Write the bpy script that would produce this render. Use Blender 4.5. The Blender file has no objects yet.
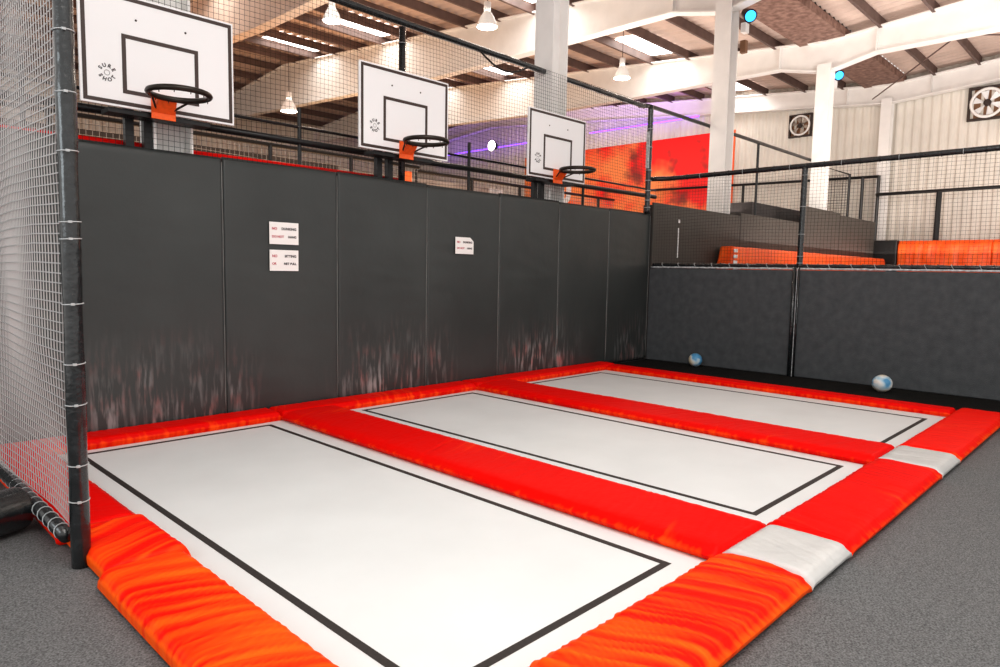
import bpy, bmesh, math, random
from mathutils import Vector, Matrix, noise
random.seed(7)
C = bpy.context.scene.collection
SC = bpy.context.scene
PI = math.pi

# ------------------------------------------------------------------ materials
def mat(name, col, rough=.5, metal=0, var=0, vscale=8, bump=0, bscale=40, col2=None, emit=None, estr=0, spec=.5, stretch=None, coat=0):
    m = bpy.data.materials.new(name); m.use_nodes = True
    nt = m.node_tree; b = nt.nodes['Principled BSDF']
    b.inputs['Base Color'].default_value = (*col, 1); b.inputs['Roughness'].default_value = rough
    b.inputs['Metallic'].default_value = metal; b.inputs['Specular IOR Level'].default_value = spec
    b.inputs['Coat Weight'].default_value = coat
    if emit: b.inputs['Emission Color'].default_value = (*emit, 1); b.inputs['Emission Strength'].default_value = estr
    geo = nt.nodes.new('ShaderNodeNewGeometry'); src = geo.outputs['Position']
    if stretch:
        mp = nt.nodes.new('ShaderNodeMapping'); mp.inputs['Scale'].default_value = stretch
        nt.links.new(src, mp.inputs['Vector']); src = mp.outputs['Vector']
    if var or col2:
        n = nt.nodes.new('ShaderNodeTexNoise'); n.inputs['Scale'].default_value = vscale; n.inputs['Detail'].default_value = 5
        nt.links.new(src, n.inputs['Vector'])
        r = nt.nodes.new('ShaderNodeValToRGB'); r.color_ramp.elements[0].position = .3; r.color_ramp.elements[1].position = .7
        c2 = col2 or tuple(min(1, c*(1+var)) for c in col); c1 = col if col2 else tuple(c*(1-var) for c in col)
        r.color_ramp.elements[0].color = (*c1, 1); r.color_ramp.elements[1].color = (*c2, 1)
        nt.links.new(n.outputs['Fac'], r.inputs['Fac']); nt.links.new(r.outputs['Color'], b.inputs['Base Color'])
    if bump:
        n2 = nt.nodes.new('ShaderNodeTexNoise'); n2.inputs['Scale'].default_value = bscale; n2.inputs['Detail'].default_value = 4
        nt.links.new(src, n2.inputs['Vector'])
        bp = nt.nodes.new('ShaderNodeBump'); bp.inputs['Strength'].default_value = bump; bp.inputs['Distance'].default_value = .02
        nt.links.new(n2.outputs['Fac'], bp.inputs['Height']); nt.links.new(bp.outputs['Normal'], b.inputs['Normal'])
    return m

M = {}
M['carpet'] = mat('grey_carpet', (.125,.128,.13), .95, col2=(.38,.385,.39), vscale=130, bump=1.0, bscale=260, spec=.2)
M['blackmat'] = mat('black_matting', (.012,.011,.010), .9, var=.3, bump=.3, bscale=150, spec=.2)
M['bed'] = mat('white_jump_fabric', (.70,.72,.72), .55, var=.03, vscale=2, bump=.12, bscale=400)
M['line'] = mat('dark_webbing', (.035,.03,.028), .7, var=.2, vscale=60)
M['greyvinyl'] = mat('light_grey_vinyl', (.55,.55,.54), .4, var=.06, vscale=6, bump=.3, bscale=18)
M['black'] = mat('black_painted_steel', (.012,.012,.013), .35, var=.2, vscale=20)
M['piping'] = mat('grey_piping', (.17,.175,.17), .4, var=.3, vscale=3)
M['blackfoam'] = mat('black_foam_sleeve', (.018,.021,.023), .24, var=.35, vscale=18, bump=.3, bscale=25, coat=.6)
M['tie'] = mat('pale_cable_tie', (.45,.47,.48), .4)
M['netwhite'] = mat('pale_net_cord', (.44,.43,.43), .7)
M['netblack'] = mat('black_net_cord', (.022,.020,.019), .8)
M['board'] = mat('white_board', (.86,.86,.87), .35)
M['boardline'] = mat('dark_board_line', (.055,.035,.03), .5)
M['orange'] = mat('orange_bracket', (.9,.13,.015), .4, var=.1, vscale=30)
M['rim'] = mat('dark_rim_steel', (.035,.028,.022), .35, metal=.4)
M['whitepaint'] = mat('white_painted_steel', (.88,.86,.84), .5, var=.04, vscale=3)
M['cream'] = mat('cream_painted_steel', (.74,.60,.52), .5, var=.07, vscale=2)
M['roof'] = mat('tan_roof_sheet', (.62,.49,.43), .6, var=.12, vscale=1.5)
M['purlin'] = mat('dark_purlin', (.13,.085,.075), .6, var=.2, vscale=4)
M['rust'] = mat('brown_gutter_sheet', (.14,.075,.06), .75, col2=(.33,.21,.17), vscale=7)
M['farwall'] = mat('cream_wall_sheet', (.74,.70,.64), .6, var=.1, vscale=.8)
M['darkwall'] = mat('dark_cladding', (.05,.045,.045), .8, var=.3, vscale=1.5)
M['skylight'] = mat('skylight_sheet', (.9,.95,1), .5, emit=(1,.98,.94), estr=5)
M['glass'] = mat('lamp_glow', (1,1,1), .3, emit=(1,.94,.85), estr=9)
M['reflector'] = mat('lamp_reflector', (.85,.85,.83), .25, emit=(1,.95,.9), estr=.15)
M['greymesh'] = mat('grey_partition', (.12,.12,.125), .6, col2=(.42,.42,.43), vscale=1.2)
M['paper'] = mat('laminated_paper', (.88,.86,.84), .35)
M['inkred'] = mat('red_ink', (.55,.12,.15), .6)
M['ink'] = mat('black_ink', (.06,.055,.06), .6)
M['halfwall'] = mat('grey_carpet_panel', (.092,.100,.107), .85, var=.14, vscale=9, bump=.5, bscale=120, spec=.25)
M['olive'] = mat('dark_olive_vinyl', (.052,.048,.042), .5, var=.12, vscale=2)
M['trim'] = mat('pale_edge_trim', (.5,.52,.54), .5, var=.35, vscale=25)
M['deckorange'] = mat('bright_orange_vinyl', (.93,.09,.01), .4, col2=(1,.16,.02), vscale=5, bump=.5, bscale=9, stretch=(1,1,.3))
M['fanmetal'] = mat('fan_metal', (.35,.30,.26), .4, metal=.3)
M['fandark'] = mat('fan_dark', (.045,.03,.025), .6)
M['cyan'] = mat('cyan_lens', (.05,.4,.8), .3, emit=(.06,.5,1), estr=1.6)
M['purple'] = mat('purple_led', (.3,.1,.9), .4, emit=(.25,.08,1), estr=2.5)
M['wood'] = mat('brown_box_side', (.25,.13,.07), .6)

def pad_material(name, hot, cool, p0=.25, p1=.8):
    """vinyl with the orange sheen of lit folds and sides painted into its colour"""
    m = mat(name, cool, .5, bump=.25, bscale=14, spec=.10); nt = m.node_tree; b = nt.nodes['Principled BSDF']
    a = nt.nodes.new('ShaderNodeAttribute'); a.attribute_name = 'fold_sheen'
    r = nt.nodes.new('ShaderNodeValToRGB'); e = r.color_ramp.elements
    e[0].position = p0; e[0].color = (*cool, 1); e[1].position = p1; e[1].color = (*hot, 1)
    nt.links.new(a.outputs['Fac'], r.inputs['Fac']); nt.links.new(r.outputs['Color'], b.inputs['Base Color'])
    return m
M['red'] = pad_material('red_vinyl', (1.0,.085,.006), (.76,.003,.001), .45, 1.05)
M['hot'] = pad_material('red_vinyl_lit', (1.0,.125,.008), (.86,.010,.003))  # lit copy of the red vinyl, for front pads in stronger light

def wallpad_material():
    m = mat('charcoal_vinyl', (.05,.053,.053), .38, bump=.2, bscale=6, spec=.45); nt = m.node_tree; b = nt.nodes['Principled BSDF']; L = nt.links
    geo = nt.nodes.new('ShaderNodeNewGeometry'); sx = nt.nodes.new('ShaderNodeSeparateXYZ'); L.new(geo.outputs['Position'], sx.inputs[0])
    def mth(op, a, bb=None, clamp=False):
        n = nt.nodes.new('ShaderNodeMath'); n.operation = op; n.use_clamp = clamp
        for i, v in enumerate((a, bb)):
            if v is None: continue
            if isinstance(v, (int, float)): n.inputs[i].default_value = v
            else: L.new(v, n.inputs[i])
        return n.outputs[0]
    def nz(scale, sc, det=3):
        mp = nt.nodes.new('ShaderNodeMapping'); mp.inputs['Scale'].default_value = sc; L.new(geo.outputs['Position'], mp.inputs['Vector'])
        n = nt.nodes.new('ShaderNodeTexNoise'); n.inputs['Scale'].default_value = scale; n.inputs['Detail'].default_value = det
        L.new(mp.outputs[0], n.inputs['Vector']); return n.outputs['Fac']
    # rubbed patches behind each jump bed (real wear): around every 2.64 m along the wall, knee height down
    ph = mth('MULTIPLY', mth('ADD', sx.outputs['X'], 2.75), 2*PI/2.64)
    along = mth('ADD', mth('MULTIPLY', mth('COSINE', ph), .55), .42, True)
    zz = mth('DIVIDE', mth('SUBTRACT', mth('ADD', 1.0, mth('MULTIPLY', nz(1.0, (3,1,.1)), .1)), sx.outputs['Z']), .80, True)
    zz = mth('MULTIPLY', zz, zz)
    st = mth('MULTIPLY', mth('SUBTRACT', nz(1.0, (24,1,3.2), 4), .47), 6, True)
    st2 = mth('MULTIPLY', mth('SUBTRACT', nz(1.0, (3.1,1,1.6), 2), .32), 3.5, True)
    f = mth('MULTIPLY', mth('MULTIPLY', mth('MULTIPLY', along, zz), mth('MULTIPLY', st, st2)), 1.05, True)
    base = nt.nodes.new('ShaderNodeMix'); base.data_type = 'RGBA'
    base.inputs[6].default_value = (.034,.038,.038,1); base.inputs[7].default_value = (.066,.073,.072,1)
    L.new(nz(1.0, (1.1,1,.9), 5), base.inputs[0])
    pink = nt.nodes.new('ShaderNodeMix'); pink.data_type = 'RGBA'
    pink.inputs[6].default_value = (.34,.33,.33,1); pink.inputs[7].default_value = (.42,.20,.19,1); L.new(mth('MULTIPLY', mth('SUBTRACT', nz(1.0, (5,1,4), 2), .45), 6, True), pink.inputs[0])
    mx = nt.nodes.new('ShaderNodeMix'); mx.data_type = 'RGBA'; L.new(f, mx.inputs[0]); L.new(base.outputs[2], mx.inputs[6]); L.new(pink.outputs[2], mx.inputs[7])
    L.new(mx.outputs[2], b.inputs['Base Color'])
    return m
M['wallpad'] = wallpad_material()

def mural_material():
    m = mat('mural_paint', (.8,.01,.01), .55); nt = m.node_tree; b = nt.nodes['Principled BSDF']; L = nt.links
    geo = nt.nodes.new('ShaderNodeNewGeometry')
    def nz(scale, off, det):
        mp = nt.nodes.new('ShaderNodeMapping'); mp.inputs['Location'].default_value = off; L.new(geo.outputs['Position'], mp.inputs['Vector'])
        n = nt.nodes.new('ShaderNodeTexNoise'); n.inputs['Scale'].default_value = scale; n.inputs['Detail'].default_value = det
        L.new(mp.outputs[0], n.inputs['Vector']); return n.outputs['Fac']
    r = nt.nodes.new('ShaderNodeValToRGB'); e = r.color_ramp.elements
    e[0].position = .42; e[0].color = (.95,.008,.006,1); e[1].position = .58; e[1].color = (1,.30,.09,1)
    sp = nt.nodes.new('ShaderNodeSeparateXYZ'); L.new(geo.outputs['Position'], sp.inputs[0])
    def ma(op, a, bb):
        n = nt.nodes.new('ShaderNodeMath'); n.operation = op
        for i, v in enumerate((a, bb)):
            if isinstance(v, (int, float)): n.inputs[i].default_value = v
            else: L.new(v, n.inputs[i])
        return n.outputs[0]
    g = ma('ADD', ma('MULTIPLY', ma('SUBTRACT', sp.outputs['Y'], 8.4), .06), ma('MULTIPLY', ma('SUBTRACT', 5.6, sp.outputs['Z']), .10))
    L.new(ma('ADD', ma('MINIMUM', g, .12), ma('MULTIPLY', nz(.6, (3,0,1), 3), .9)), r.inputs['Fac'])
    r2 = nt.nodes.new('ShaderNodeValToRGB'); e = r2.color_ramp.elements; e[0].position = .56; e[0].color = (0,0,0,1); e[1].position = .66; e[1].color = (.8,.8,.8,1)
    L.new(nz(.8, (1.2,2.5,0), 3), r2.inputs['Fac'])
    mx = nt.nodes.new('ShaderNodeMix'); mx.data_type = 'RGBA'; L.new(r2.outputs['Color'], mx.inputs[0]); L.new(r.outputs['Color'], mx.inputs[6]); mx.inputs[7].default_value = (.12,.03,.02,1)
    L.new(mx.outputs[2], b.inputs['Base Color'])
    return m
M['mural'] = mural_material()

def ball_material(seed):
    m = mat('ball_skin', (.75,.75,.72), .4); nt = m.node_tree; b = nt.nodes['Principled BSDF']; L = nt.links
    tc = nt.nodes.new('ShaderNodeTexCoord'); mp = nt.nodes.new('ShaderNodeMapping'); mp.inputs['Location'].default_value = (seed, 0, 0)
    L.new(tc.outputs['Object'], mp.inputs['Vector'])
    n = nt.nodes.new('ShaderNodeTexNoise'); n.inputs['Scale'].default_value = 6; n.inputs['Detail'].default_value = 1; L.new(mp.outputs[0], n.inputs['Vector'])
    r = nt.nodes.new('ShaderNodeValToRGB'); e = r.color_ramp.elements
    e[0].position = .36; e[0].color = (.10,.32,.55,1); e[1].position = .64; e[1].color = (.72,.62,.45,1)
    k = r.color_ramp.elements.new(.44); k.color = (.45,.62,.72,1); k = r.color_ramp.elements.new(.52); k.color = (.78,.78,.76,1)
    L.new(n.outputs['Fac'], r.inputs['Fac']); L.new(r.outputs['Color'], b.inputs['Base Color'])
    return m

# ------------------------------------------------------------------ mesh helpers
def box(bm, x0, x1, y0, y1, z0, z1):
    v = [bm.verts.new(p) for p in ((x0,y0,z0),(x1,y0,z0),(x1,y1,z0),(x0,y1,z0),(x0,y0,z1),(x1,y0,z1),(x1,y1,z1),(x0,y1,z1))]
    for f in ((0,3,2,1),(4,5,6,7),(0,1,5,4),(1,2,6,5),(2,3,7,6),(3,0,4,7)): bm.faces.new([v[i] for i in f])
def frame_of(d):
    d = d.normalized(); a = Vector((0,0,1)) if abs(d.z) < .9 else Vector((1,0,0))
    u = d.cross(a).normalized(); return u, d.cross(u).normalized()
def tube(bm, pts, r, n=10, cap=True, closed=False):
    pts = [Vector(p) for p in pts]; rings = []; N = len(pts)
    u0, w0 = frame_of(pts[1]-pts[0])
    for i, p in enumerate(pts):
        if closed: d = pts[(i+1) % N]-pts[i-1]
        else: d = pts[min(i+1, N-1)]-pts[max(i-1, 0)]
        d.normalize(); u = (u0 - d*u0.dot(d)).normalized(); w = d.cross(u); u0 = u
        rr = r[i] if isinstance(r, (list, tuple)) else r
        rings.append([bm.verts.new(p+(u*math.cos(a)+w*math.sin(a))*rr) for a in (2*PI*k/n for k in range(n))])
    for i in range(N if closed else N-1):
        A, B = rings[i], rings[(i+1) % N]
        for k in range(n): bm.faces.new((A[k], A[(k+1) % n], B[(k+1) % n], B[k]))
    if cap and not closed: bm.faces.new(rings[0][::-1]); bm.faces.new(rings[-1])
def lathe(bm, prof, c=(0,0,0), n=20, mtx=None):
    c = Vector(c); rings = []
    for r, z in prof:
        ring = []
        for k in range(n):
            p = Vector((r*math.cos(2*PI*k/n), r*math.sin(2*PI*k/n), z))
            if mtx: p = mtx @ p
            ring.append(bm.verts.new(c+p))
        rings.append(ring)
    for A, B in zip(rings, rings[1:]):
        for k in range(n): bm.faces.new((A[k], A[(k+1) % n], B[(k+1) % n], B[k]))
    if prof[0][0] > 1e-4: bm.faces.new(rings[0][::-1])
    if prof[-1][0] > 1e-4: bm.faces.new(rings[-1])
def obj(name, bm, m, parent=None, smooth=False, bevel=0, seg=2, recalc=True):
    me = bpy.data.meshes.new(name)
    if recalc: bmesh.ops.recalc_face_normals(bm, faces=bm.faces)
    bm.to_mesh(me); bm.free(); o = bpy.data.objects.new(name, me); C.objects.link(o)
    me.materials.append(m if not isinstance(m, str) else M[m])
    if smooth:
        for p in me.polygons: p.use_smooth = True
    if bevel:
        b = o.modifiers.new('bevel', 'BEVEL'); b.width = bevel; b.segments = seg; b.limit_method = 'ANGLE'
        if smooth is False:
            pass
    if parent: o.parent = parent
    return o
def tag(o, label, cat, group=None, kind=None):
    o['label'] = label; o['category'] = cat
    if group: o['group'] = group
    if kind: o['kind'] = kind
    return o
def thing(name, label, cat, loc=(0,0,0), group=None):
    o = bpy.data.objects.new(name, None); C.objects.link(o); o.location = loc; o.empty_display_size = .1
    return tag(o, label, cat, group)
def struct(name, bm, m, **k):
    o = obj(name, bm, m, **k); o['kind'] = 'structure'; return o
def B(*a):
    bm = bmesh.new()
    for q in (a if isinstance(a[0], (tuple, list)) else (a,)): box(bm, *q)
    return bm
def T(pts, r, n=10, **k):
    bm = bmesh.new(); tube(bm, pts, r, n, **k); return bm
def text_mesh(name, s, size, loc, rot, m, parent, extrude=.0008, align='CENTER'):
    cu = bpy.data.curves.new(name, 'FONT'); cu.body = s; cu.size = size; cu.extrude = extrude; cu.offset = size*.035; cu.align_x = align; cu.align_y = 'CENTER'
    tmp = bpy.data.objects.new(name+'_tmp', cu); me = bpy.data.meshes.new_from_object(tmp); bpy.data.objects.remove(tmp)
    me.materials.append(M[m]); o = bpy.data.objects.new(name, me); C.objects.link(o); o.location = loc; o.rotation_euler = rot; o.parent = parent
    return o
def net(name, P0, U, V, lu, lv, cell, r, m, sag=.02, seed=0, seg=.45, parent=None):
    """knotted square net: every cord is a bar of geometry; hangs slightly wavy"""
    P0 = Vector(P0); U = Vector(U).normalized(); V = Vector(V).normalized(); N = U.cross(V)
    bm = bmesh.new()
    def at(a, b):
        s = sag*noise.noise(Vector((a*.9+seed, b*.9, seed)))*2
        e = .5*cell*noise.noise(Vector((a*1.3, b*1.3, seed+9)))
        f = .8*cell*noise.noise(Vector((a*.8, b*.8, seed+19)))
        return P0+U*(a+e)+V*(b+f)+N*s
    def cord(fa, n):
        pts = [fa(i/n) for i in range(n+1)]
        tube(bm, pts, r, 3, cap=False)
    nu = int(lu/cell); nv = int(lv/cell)
    for i in range(nu+1):
        a = lu*i/nu; cord(lambda t: at(a, lv*t), max(2, int(lv/seg)))
    for j in range(nv+1):
        b = lv*j/nv; cord(lambda t: at(lu*t, b), max(2, int(lu/seg)))
    return obj(name, bm, m, parent, recalc=False)

# ------------------------------------------------------------------ floor
struct('floor', B(-16, 13.9, -14, 24.6, -.10, -.010), 'carpet')
struct('trim_1', B(-1.385, -.002, -14, -.012, -.0095, .003), 'blackmat')
# ------------------------------------------------------------------ trampolines
BX = [(-9.12,-7.0,-8.817,-7.238), (-6.52,-4.38,-6.174,-4.595), (-3.88,-1.655,-3.531,-1.952)]
TL = ['large white trampoline bed nearest the tall black post, left of the other two',
      'middle white trampoline bed between the two long red pads',
      'farthest white trampoline bed, next to the two balls and the grey half wall']
for (x0, x1, l0, l1), lab in zip(BX, TL):
    y0, y1 = -4.92, -.22; m0, m1 = -4.688, -.4535; h = .020
    t = thing('trampoline', lab, 'trampoline', ((x0+x1)/2, (y0+y1)/2, -.008), 'trampoline beds in a row')
    cx, cy = (x0+x1)/2, (y0+y1)/2
    bm = bmesh.new(); nx, ny = 12, 24
    g = [[bm.verts.new((x0-cx+(x1-x0)*i/nx, y0-cy+(y1-y0)*j/ny, .008-.0)) for j in range(ny+1)] for i in range(nx+1)]
    for i in range(nx):
        for j in range(ny): bm.faces.new((g[i][j], g[i+1][j], g[i+1][j+1], g[i][j+1]))
    o = obj('jump_bed', bm, 'bed', t, smooth=True)
    bm = bmesh.new(); zt = .0105; zb = .0085
    for q in ((l0-h,l1+h,m0-h,m0+h),(l0-h,l1+h,m1-h,m1+h),(l0-h,l0+h,m0+h,m1-h),(l1-h,l1+h,m0+h,m1-h)):
        box(bm, q[0]-cx, q[1]-cx, q[2]-cy, q[3]-cy, zb, zt)
    obj('outline_webbing', bm, 'line', t)

# ------------------------------------------------------------------ floor pads
def pad(name, label, x0, x1, y0, y1, h, m, wr=.004, seed=0, group='red vinyl floor pads around the trampolines', z0=.0015, dens=.016, slant=.35, bulge=.02, fold_sheen=.0):
    """vinyl covered foam pad: soft shoulders, folds across its width, seams at its ends"""
    along = 'x' if (x1-x0) >= (y1-y0) else 'y'
    L = max(x1-x0, y1-y0); W = min(x1-x0, y1-y0)
    ns = max(10, int(L/dens)); prof = []
    K = 14
    for k in range(K+1):
        a = PI*k/K; cx = -math.cos(a); cz = math.sin(a)
        px = math.copysign(abs(cx)**.28, cx); pz = cz**.45 if cz > 0 else 0
        prof.append((px*.5, pz))
    prof = [(-.5, 0)]+[(-.5, .35)]+[p for p in prof if p[1] > .4]+[(.5, .35), (.5, 0)]
    # extra points over the flat top
    top = []
    for a, b in zip(prof, prof[1:]):
        top.append(a)
        d = abs(b[0]-a[0])
        n = int(d*W/.014)
        for i in range(1, n): top.append((a[0]+(b[0]-a[0])*i/n, a[1]+(b[1]-a[1])*i/n))
    prof = top+[prof[-1]]
    bm = bmesh.new(); lay = bm.verts.layers.float_color.new('fold_sheen'); rows = []
    for i in range(ns+1):
        s = L*i/ns; e = min(s, L-s); endf = min(1, (e/.03)) ** .5 if e < .03 else 1
        row = []
        for (u, z) in prof:
            t = u*W
            ph = s + slant*t*(1 if seed % 2 else -1) + .07*noise.noise(Vector((s*2, t*3, seed)))
            n1 = noise.noise(Vector((ph*19+seed*3.1, t*1.2, seed*1.7))); n2 = noise.noise(Vector((ph*44+seed, t*2.4, seed+4)))
            rid = (1-abs(n1)*2.2); d = wr*(rid*1.1 + n2*.8) * (.45+.75*max(0, noise.noise(Vector((s*1.7, t*2, seed+8)))+.5))
            zz = z0+z*h*(.35+.65*endf)+(d if z > .3 else 0)
            side = abs(u) > .49
            off = (bulge*math.sin(PI*min(1, z/1.0))*math.copysign(1, u) if side else 0) + (d*.35*math.copysign(1, u) if side and z > .1 else 0)
            P = (x0+s, (y0+y1)/2+t+off, zz) if along == 'x' else ((x0+x1)/2+t+off, y0+s, zz)
            v = bm.verts.new(P)
            c = .30+.38*n1+.38*n2+fold_sheen+(.40 if side else 0)+.30*noise.noise(Vector((s*1.1, t*1.5, seed+2)))  # orange of lit folds and sides goes into the vertex colour
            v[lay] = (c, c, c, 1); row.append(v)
        rows.append(row)
    for A, Bq in zip(rows, rows[1:]):
        for k in range(len(A)-1): bm.faces.new((A[k], A[k+1], Bq[k+1], Bq[k]))
    for R in (rows[0], rows[-1]): bm.faces.new(R)
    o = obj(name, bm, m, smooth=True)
    return tag(o, label, 'floor pad', group)
H = .085
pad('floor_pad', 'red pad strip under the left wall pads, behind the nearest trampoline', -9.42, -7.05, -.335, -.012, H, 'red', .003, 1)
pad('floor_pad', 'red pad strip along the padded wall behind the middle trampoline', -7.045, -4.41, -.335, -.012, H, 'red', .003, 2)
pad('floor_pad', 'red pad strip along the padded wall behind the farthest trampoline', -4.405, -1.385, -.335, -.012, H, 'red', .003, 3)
pad('floor_pad', 'long red pad between the nearest and the middle trampoline', -7.04, -6.45, -4.885, -.34, H, 'red', .003, 4, fold_sheen=-.1, bulge=.035)
pad('floor_pad', 'long red pad between the middle and the farthest trampoline', -4.405, -3.81, -4.885, -.34, H, 'red', .003, 5, fold_sheen=-.1, bulge=.03)
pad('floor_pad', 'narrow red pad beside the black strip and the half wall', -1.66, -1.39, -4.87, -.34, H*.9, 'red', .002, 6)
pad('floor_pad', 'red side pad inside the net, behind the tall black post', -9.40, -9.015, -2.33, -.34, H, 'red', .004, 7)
pad('floor_pad', 'short orange side pad at the foot of the tall black post', -9.37, -8.985, -3.0, -2.335, H*1.05, 'hot', .005, 8, fold_sheen=.05, bulge=.004)
pad('floor_pad', 'wrinkled orange side pad in the bottom left of the picture', -9.41, -9.02, -5.34, -3.005, H*1.1, 'hot', .009, 9, fold_sheen=.16, slant=.35, bulge=.004)
pad('floor_pad', 'wrinkled orange pad along the near end of the nearest trampoline', -9.02, -7.03, -5.33, -4.89, H*1.05, 'hot', .009, 11, fold_sheen=.17, slant=.3)
pad('floor_pad', 'red pad at the near end of the middle trampoline, between two grey pads', -6.455, -4.42, -5.33, -4.89, H, 'red', .006, 12, fold_sheen=.0)
pad('floor_pad', 'orange-red pad at the near end of the farthest trampoline, by the carpet', -3.80, -1.39, -5.33, -4.89, H, 'hot', .004, 13, fold_sheen=-.15)
pad('floor_pad', 'larger light grey pad in the front edge, nearest the camera', -7.025, -6.46, -5.33, -4.89, H, 'greyvinyl', .003, 14, group='light grey floor pads')
pad('floor_pad', 'smaller light grey pad in the front edge, beside the farthest trampoline', -4.415, -3.805, -5.33, -4.89, H, 'greyvinyl', .003, 15, group='light grey floor pads')

# ------------------------------------------------------------------ wall pads on wall_back
struct('wall_court', B((-11.5, 0, .06, .16, 0, 2.46), (0, 6.4, .0, .16, 0, 2.66)), 'darkwall')
WX = [0, -1.197, -2.446, -3.695, -4.945, -6.194, -7.443, -8.693, -9.942, -11.19]
WL = ['dark wall pad in the far corner beside the grey half wall',
      'second wall pad from the far corner, narrow from here, unmarked',
      'scuffed wall pad behind the farthest trampoline, third from the corner',
      'wall pad carrying the single small white notice',
      'wall pad with heavy pink scuffs behind the middle trampoline',
      'wall pad carrying the two stacked white notices',
      'tall wall pad right beside the black post, scuffed near its foot',
      'wall pad seen behind the post and through the left net',
      'wall pad at the far left, outside the net']
for i, lab in enumerate(WL):
    xa, xb = WX[i+1]+.006, WX[i]-.006; W = xb-xa; top = 2.515+random.uniform(-.014, .014)
    bm = bmesh.new(); nx, nz = 40, 60; hh = top-.02; rows = []
    for j in range(nz+1):
        r = []
        for k in range(nx+1):
            u = .5-.5*math.cos(PI*k/nx)*(1 if True else 0); v = j/nz; e = min(u, 1-u)*W; ez = min(v, 1-v)*hh
            d = .040*min(1, (e/.014)+.35)**.5*min(1, (ez/.03)+.5)**.5
            x = xa+u*W; z = .02+v*hh
            d += .006*noise.noise(Vector((x*2.2, i*3, z*1.6)))+.004*(1-abs(noise.noise(Vector((x*1.5+z*3, i*2, z*5))))*2)*min(1, e/.1)*.6
            r.append(bm.verts.new((x, .05-d, z)))
        rows.append(r)
    for A, Bq in zip(rows, rows[1:]):
        for k in range(nx): bm.faces.new((A[k], A[k+1], Bq[k+1], Bq[k]))
    ring = rows[0]+[r[-1] for r in rows[1:-1]]+rows[-1][::-1]+[r[0] for r in rows[-2:0:-1]]
    back = [bm.verts.new((v.co.x, .06, v.co.z)) for v in ring]
    n = len(ring)
    for k in range(n): bm.faces.new((ring[k], back[k], back[(k+1) % n], ring[(k+1) % n]))
    wp = tag(obj('wall_pad', bm, 'wallpad', smooth=True), lab, 'wall pad', 'charcoal pads on the court wall')
    bm = bmesh.new(); tube(bm, [(xb-.001+.004*noise.noise(Vector((z/4, i, 0))), .012, .06+z*(top-.1)/14) for z in range(15)], .0055, 6); obj('edge_piping', bm, 'piping', wp, smooth=True)
# lower dark upper-deck wall beyond the corner
o = obj('deck_wall_pad', B((.0, 3.3, -.05, -.005, 1.60, 2.70), (3.31, 6.5, -.05, -.005, 1.60, 2.76)), 'olive', bevel=.01)
tag(o, 'long low olive-grey padded wall above the half wall', 'wall pad')
o = obj('deck_wall_pad', B((6.55, 9.2, -.05, -.005, 1.62, 3.17), (9.21, 12.25, -.05, -.005, 1.62, 3.12)), 'olive', bevel=.01)
tag(o, 'taller olive-grey padded wall behind the half wall post', 'wall pad')
tag(obj('padded_block', B(5.6, 9.1, .75, 1.6, -.009, 3.22), 'darkwall', bevel=.02), 'dark padded block showing over the low olive wall', 'padded block')

t = thing('white_strap', 'thin white strap on the low olive wall just right of the corner', 'strap', (.83, -.056, 1.78))
obj('webbing', B(-.014, .014, -.006, .005, 0, .53), 'board', t, bevel=.003); obj('buckle', B(-.03, .03, -.014, -.006, .62, .68), 'board', t, bevel=.004)
# notices
def notice(label, x0, x1, z0, z1, l1, l2, clip=False):
    t = thing('wall_notice', label, 'notice', ((x0+x1)/2, -.006, z0), 'white notices on the wall pads')
    w, h = x1-x0, z1-z0
    bm = bmesh.new()
    P = [(-w/2, 0), (w/2, 0), (w/2, h), (-w/2, h)] if not clip else [(-w/2, 0), (w/2, 0), (w/2, h-.05), (w/2-.06, h), (-w/2, h)]
    a = [bm.verts.new((x, -.004, z)) for x, z in P]; b = [bm.verts.new((x, 0, z)) for x, z in P]; n = len(P)
    bm.faces.new(a); bm.faces.new(b[::-1])
    for k in range(n): bm.faces.new((a[k], b[k], b[(k+1) % n], a[(k+1) % n]))
    obj('sheet', bm, 'paper', t)
    for (ra, rb), z in ((l1, h*.70), (l2, h*.34)):
        n1, n2 = len(ra), len(rb); s = min(.055, w*.88/((n1+n2+1)*.80)); tot = (n1+n2+1)*.6*s
        text_mesh('lettering', ra, s, (-w*.42, -.0055, z), (PI/2, 0, 0), 'inkred', t, align='LEFT')
        text_mesh('lettering', rb, s, (w*.42, -.0055, z), (PI/2, 0, 0), 'ink', t, align='RIGHT')
notice('upper white notice of the stacked pair on the wall pad', -6.99, -6.672, 1.718, 1.938, ('NO', 'DUNKING'), ('DO NOT', 'HANG'))
notice('lower white notice of the stacked pair on the wall pad', -6.99, -6.675, 1.452, 1.662, ('NO', 'SITTING'), ('OR', 'NET PULL'))
notice('single small white notice with a clipped corner on the wall', -4.506, -4.194, 1.695, 1.905, ('NO', 'DUNKING'), ('DO NOT', 'HANG'), True)

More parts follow.
